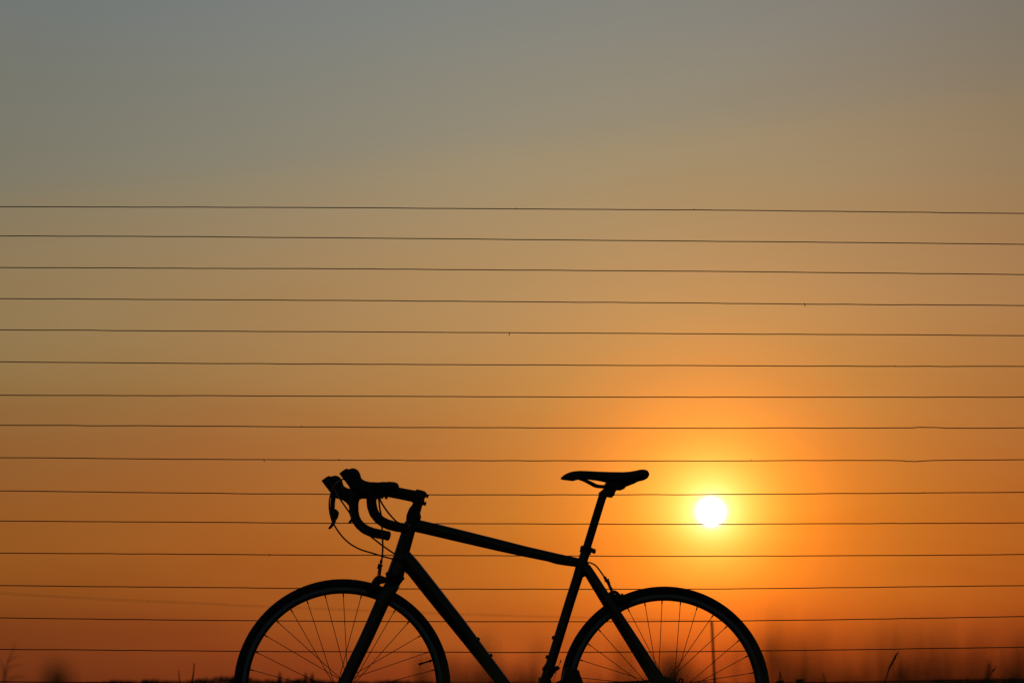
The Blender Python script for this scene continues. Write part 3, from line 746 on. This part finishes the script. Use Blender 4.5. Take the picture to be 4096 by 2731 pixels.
# far trees ----------------------------------------------------------
def leaves(m, c, rx, ry, rz, n, s, conic=0):
    for _ in range(n):
        while True:
            p = Vector((rnd.uniform(-1, 1), rnd.uniform(-1, 1), rnd.uniform(-1, 1)))
            if p.length < 1: break
        if p.length > 0: p = p.normalized()*(p.length**.5)
        f = 1 - conic*(p.z*.5+.5)
        q = Vector((c[0]+p.x*rx*f, c[1]+p.y*ry*f, c[2]+p.z*rz))
        u = Vector((rnd.gauss(0, 1), rnd.gauss(0, 1), rnd.gauss(0, 1))).normalized()*s*rnd.uniform(.6, 1.3)
        v = u.cross(Vector((rnd.gauss(0, 1), rnd.gauss(0, 1), rnd.gauss(0, 1)))).normalized()*s*rnd.uniform(.5, 1)
        i = m.ring([q-u, q+v*.8, q+u, q-v*.8]); m.f.append(tuple(i))
def tree(pxx, top, wpx, Y, label, kind='round'):
    t = at(pxx, top, Y); h = t.z; w = wpx*Y/FPX
    o = tag(empty('tree', Vector((t.x, Y, 0))), label, 'tree', 'trees on the horizon')
    m = MB(); tr = h*.03+.12
    m.tube([(0, 0, -.3), (0, 0, h*.35), (.1, 0, h*.8)], [tr, tr*.8, tr*.25], 8)
    for k in range(4):
        a = k*1.6; m.tube([(0, 0, h*(.3+.1*k)), (math.cos(a)*w*.28, math.sin(a)*w*.28, h*(.5+.1*k))], [tr*.5, tr*.2], 6)
    m.build('trunk', M_BARK, o)
    m = MB()
    if kind == 'spire': leaves(m, (0, 0, h*.56), w*.5, w*.5, h*.45, 420, h*.035, .8)
    elif kind == 'poplar': leaves(m, (0, 0, h*.55), w*.5, w*.5, h*.45, 420, h*.035, .2)
    else:
        leaves(m, (0, 0, h*.58), w*.42, w*.42, h*.34, 380, h*.05)
        for k in range(6):
            a = rnd.uniform(0, 6.28); r_ = w*rnd.uniform(.18, .36); zz = h*rnd.uniform(.4, .82)
            leaves(m, (math.cos(a)*r_, math.sin(a)*r_, zz), w*.2, w*.2, min(h*.16, h-zz), 110, h*.04)
    m.build('crown', M_LEAF, o, sm=False)
YT = 1300
for a in ((447, 2716, 26, 'small round tree at the left end of the distant tree line'),
          (590, 2709, 62, 'broad domed tree standing out of the tree line left of the front wheel'),
          (500, 2720, 46, 'low round tree just left of the broad domed one'),
          (940, 2704, 50, 'rounded tree touching the left side of the front tyre'),
          (1185, 2708, 30, 'bushy tree between the pointed tree and the twin tall ones'),
          (1085, 2718, 50, 'low tree at the foot of the pointed tree inside the front wheel'),
          (1570, 2718, 64, 'low broad tree right of the fork inside the front wheel'),
          (1448, 2722, 34, 'tiny tree close to the right of the fork')):
    tree(a[0], a[1], a[2], YT, a[3])
tree(1119, 2684, 34, YT, 'pointed conifer seen through the left front wheel spokes', 'spire')
tree(1222, 2686, 17, YT, 'left of two tall narrow trees inside the front wheel', 'poplar')
tree(1249, 2688, 15, YT, 'right of two tall narrow trees inside the front wheel', 'poplar')
prof = [(-400, 2735), (0, 2745), (300, 2738), (400, 2733), (460, 2724), (520, 2722), (560, 2730), (590, 2718), (640, 2722), (680, 2727), (740, 2725), (780, 2720), (830, 2712), (880, 2709), (940, 2705), (1000, 2710), (1040, 2722), (1100, 2720), (1180, 2718), (1240, 2712), (1290, 2720), (1340, 2730), (1440, 2727), (1500, 2729), (1560, 2721), (1640, 2726), (1800, 2733), (2000, 2734), (2300, 2735), (2700, 2733), (3100, 2736), (3450, 2737), (3600, 2729), (3800, 2721), (3950, 2717), (4096, 2718), (4600, 2716)]
m = MB()
for (xa, ya), (xb, yb) in zip(prof, prof[1:]):
    n = int((xb-xa)/7)+1
    for k in range(n):
        x = xa+(xb-xa)*k/n; y = ya+(yb-ya)*k/n + rnd.uniform(-7, 1)
        Y = YT+60+rnd.uniform(0, 60); t = at(x, y, Y)
        leaves(m, (t.x, Y, t.z*.52), 2.0, 3, t.z*.5, 80, .6)
        leaves(m, (t.x, Y, t.z*.25), 1.6, 3, t.z*.34, 30, .8)
tag(m.build('distant_wood', M_LEAF, sm=False), 'low dark wood running along the horizon', kind='stuff')

# ------------------------------------------------------------ sun and sky
SD = ray(1633*S, 1175*S).normalized()
SEL = math.asin(SD.z); SAZ = math.atan2(SD.x, SD.y)
bm = bmesh.new(); DS = 6000
bmesh.ops.create_icosphere(bm, subdivisions=5, radius=DS*31.0/6533.0)
me = bpy.data.meshes.new('sun'); bm.to_mesh(me); bm.free()
for p in me.polygons: p.use_smooth = True
so_ = bpy.data.objects.new('sun', me); COL.objects.link(so_)
so_.location = CAM+SD*DS
ms = bpy.data.materials.new('sun_surface'); ms.use_nodes = True
nt = ms.node_tree; nt.nodes.clear(); e = nt.nodes.new('ShaderNodeEmission'); ou = nt.nodes.new('ShaderNodeOutputMaterial')
e.inputs['Color'].default_value = (1, .93, .72, 1); e.inputs['Strength'].default_value = 8.0
nt.links.new(e.outputs[0], ou.inputs['Surface']); me.materials.append(ms)
tag(so_, 'glowing white disc of the setting sun above the rear wheel', 'sun')

ld = bpy.data.lights.new('sunlight', 'SUN'); ld.energy = 2.0; ld.angle = R(.5); ld.color = (1, .62, .32)
lo = bpy.data.objects.new('sunlight', ld); COL.objects.link(lo)
lo.rotation_euler = (-SD).to_track_quat('-Z', 'Y').to_euler()

w = bpy.data.worlds.new('World'); scene.world = w; w.use_nodes = True
nt = w.node_tree; nt.nodes.clear(); N = nt.nodes; K = nt.links
out = N.new('ShaderNodeOutputWorld')
tc = N.new('ShaderNodeTexCoord')
sky = N.new('ShaderNodeTexSky'); sky.sky_type = 'NISHITA'; sky.sun_disc = False
sky.sun_elevation = SEL; sky.sun_rotation = SAZ; sky.dust_density = 3; sky.air_density = 1.2
bg1 = N.new('ShaderNodeBackground'); bg1.inputs['Strength'].default_value = .05
K.new(sky.outputs[0], bg1.inputs['Color'])

def math_(op, a, b=None, c=None):
    n = N.new('ShaderNodeMath'); n.operation = op
    for i, v in enumerate((a, b, c)):
        if v is None: continue
        if isinstance(v, (int, float)): n.inputs[i].default_value = v
        else: K.new(v, n.inputs[i])
    return n.outputs[0]
def ramp(fac, stops, interp='LINEAR'):
    r = N.new('ShaderNodeValToRGB'); cr = r.color_ramp; cr.interpolation = interp
    while len(cr.elements) > 1: cr.elements.remove(cr.elements[-1])
    cr.elements[0].position = stops[0][0]; cr.elements[0].color = tuple(stops[0][1])+(1,)
    for p, c in stops[1:]:
        e_ = cr.elements.new(p); e_.color = tuple(c)+(1,)
    K.new(fac, r.inputs['Fac']); return r.outputs['Color']
def mix(op, a, b, f=1.0):
    n = N.new('ShaderNodeMix'); n.data_type = 'RGBA'; n.blend_type = op
    if isinstance(f, (int, float)): n.inputs[0].default_value = f
    else: K.new(f, n.inputs[0])
    for i, v in ((6, a), (7, b)):
        if isinstance(v, tuple): n.inputs[i].default_value = v+(1,)
        else: K.new(v, n.inputs[i])
    return n.outputs[2]
dot = N.new('ShaderNodeVectorMath'); dot.operation = 'DOT_PRODUCT'; dot.inputs[1].default_value = SD
K.new(tc.outputs['Generated'], dot.inputs[0])
ang = math_('MULTIPLY', math_('ARCCOSINE', dot.outputs['Value']), 180/math.pi)
sep = N.new('ShaderNodeSeparateXYZ'); K.new(tc.outputs['Generated'], sep.inputs[0])
# thin, stretched veils of cloud shift the colour bands slightly
mp = N.new('ShaderNodeMapping'); mp.inputs['Scale'].default_value = (5, 5, 26); mp.inputs['Rotation'].default_value = (0, R(9), 0)
K.new(tc.outputs['Generated'], mp.inputs['Vector'])
nz = N.new('ShaderNodeTexNoise'); nz.inputs['Scale'].default_value = 1.0; nz.inputs['Detail'].default_value = 5; nz.inputs['Roughness'].default_value = .5
nz.inputs['Distortion'].default_value = .4
K.new(mp.outputs[0], nz.inputs['Vector'])
veil = math_('SUBTRACT', nz.outputs['Fac'], .5)
elev0 = math_('MULTIPLY', math_('ARCSINE', sep.outputs['Z']), 180/math.pi)
elev = math_('ADD', elev0, math_('MULTIPLY', veil, 1.6))
def ey(y): return math.degrees(TH + math.atan((784-y)/6533))
E1 = 30.0
BASE = [(-500, (.13, .17, .20)), (-200, (.17, .212, .215)), (63, (.196, .232, .196)), (230, (.212, .236, .180)), (396, (.230, .237, .158)), (525, (.268, .228, .129)), (655, (.302, .223, .104)), (770, (.313, .203, .080)), (873, (.315, .180, .060)), (950, (.312, .153, .045)), (1022, (.315, .125, .033)), (1130, (.325, .110, .022)), (1231, (.33, .100, .015)), (1310, (.305, .086, .0125)), (1378, (.28, .073, .0105)), (1450, (.232, .052, .0095)), (1522, (.190, .038, .0085)), (1600, (.13, .024, .006))]
st_ = sorted([(max(0, min(1, ey(y)/E1)), c) for y, c in BASE])
st_.append((1.0, (.07, .10, .15)))
base = ramp(math_('DIVIDE', elev, E1), st_, 'B_SPLINE')
azim = math_('MULTIPLY', math_('ARCTAN2', sep.outputs['X'], sep.outputs['Y']), 180/math.pi)
def side_(st): return ramp(math_('ADD', math_('DIVIDE', azim, 30.0), .5), [((z/30+.5), c) for z, c in st], 'B_SPLINE')
right_ = [(0, (1, 1, 1)), (4, (1, .97, .95)), (7.5, (1, .87, .82)), (10.2, (.97, .78, .69)), (15, (.9, .7, .62))]
hi_ = side_([(-15, (.84, .75, .76)), (-10.2, (.905, .82, .815)), (-5, (.99, .94, .98))] + right_)
lo_s = side_([(-15, (.76, .92, 1.0)), (-10.2, (.86, .96, 1.05)), (-5, (.97, .98, 1.01))] + right_)
hm_ = N.new('ShaderNodeMapRange'); hm_.interpolation_type = 'SMOOTHSTEP'
hm_.inputs['From Min'].default_value = 5.5; hm_.inputs['From Max'].default_value = 10
K.new(elev0, hm_.inputs['Value'])
side = mix('MIX', lo_s, hi_, hm_.outputs['Result'])
base = mix('MULTIPLY', base, side)  # lens vignette and side tint painted into the sky colour by azimuth
GL = [(0, (1.8, 1.7, 1.3)), (.28, (1.7, 1.5, 1.0)), (.32, (1.6, 1.3, .65)), (.37, (1.5, 1.12, .38)), (.42, (1.45, 1.04, .28)), (.5, (1.4, .96, .22)), (.62, (1.3, .82, .15)), (.8, (1.2, .66, .095)), (1.0, (1.12, .53, .062)), (1.2, (1.05, .43, .040)), (1.6, (.90, .30, .018)), (2, (.74, .228, .011)), (2.5, (.56, .172, .008)), (3, (.43, .133, .006)), (4, (.27, .096, .005)), (5, (.20, .070, .005)), (6, (.15, .055, .005)), (8, (.10, .036, .004)), (10, (.06, .021, .003)), (12, (.03, .012, .002)), (14.3, (.01, .003, 0)), (16, (0, 0, 0))]
gl = ramp(math_('SQRT', math_('DIVIDE', ang, 16.0)), [((a/16)**.5, tuple(v/2 for v in c)) for a, c in GL])
gl = mix('MULTIPLY', gl, (2.0, 2.0, 2.0))
EXT = [(0, (.62, .22, .1)), (.9, (.80, .38, .2)), (1.6, (.92, .56, .4)), (2.4, (1, .80, .65)), (3.6, (1, 1, 1)), (30, (1, 1, 1))]
ext = ramp(math_('DIVIDE', elev, E1), [(a/E1, c) for a, c in EXT])
gl = mix('MULTIPLY', gl, ext)
# away from the sun the dusk sky turns dim and blue
away = N.new('ShaderNodeMapRange'); away.interpolation_type = 'SMOOTHSTEP'
away.inputs['From Min'].default_value = 16; away.inputs['From Max'].default_value = 65
K.new(ang, away.inputs['Value']); awayf = away.outputs['Result']
tot = mix('ADD', base, gl)
# a thin sheet of high cloud ends along a slanting edge: greyer above it, browner below
edge = math_('SUBTRACT', elev0, math_('ADD', math_('ADD', 10.9, math_('MULTIPLY', azim, .115)), math_('MULTIPLY', veil, 1.2)))
def cl_mask(o_, w_):
    m_ = N.new('ShaderNodeMapRange'); m_.interpolation_type = 'SMOOTHSTEP'
    m_.inputs['From Min'].default_value = o_-w_; m_.inputs['From Max'].default_value = o_+w_
    K.new(edge, m_.inputs['Value']); return m_.outputs['Result']
tot = mix('MIX', mix('MULTIPLY', tot, (1.06, .99, .95)), mix('MULTIPLY', tot, (.985, .97, 1.03)), cl_mask(0, .45))
tot = mix('MIX', mix('MULTIPLY', tot, (.96, .97, 1.05)), tot, cl_mask(-2.6, 1.8))
lum = math_('ADD', 1.0, math_('MULTIPLY', veil, .12))
cmb = N.new('ShaderNodeCombineXYZ')
for i in range(3): K.new(lum, cmb.inputs[i])
tot = mix('MULTIPLY', tot, cmb.outputs[0])
bg2 = N.new('ShaderNodeBackground'); bg2.inputs['Strength'].default_value = 1.0
K.new(tot, bg2.inputs['Color'])
mxs = N.new('ShaderNodeMixShader')
K.new(awayf, mxs.inputs[0]); K.new(bg2.outputs[0], mxs.inputs[1]); K.new(bg1.outputs[0], mxs.inputs[2])
K.new(mxs.outputs[0], out.inputs['Surface'])

# ------------------------------------------------------------------ render
scene.render.engine = 'CYCLES'
scene.render.resolution_x = 1024; scene.render.resolution_y = 682
scene.view_settings.view_transform = 'Standard'; scene.view_settings.look = 'None'
scene.view_settings.exposure = 0; scene.view_settings.gamma = 1
scene.cycles.use_denoising = True
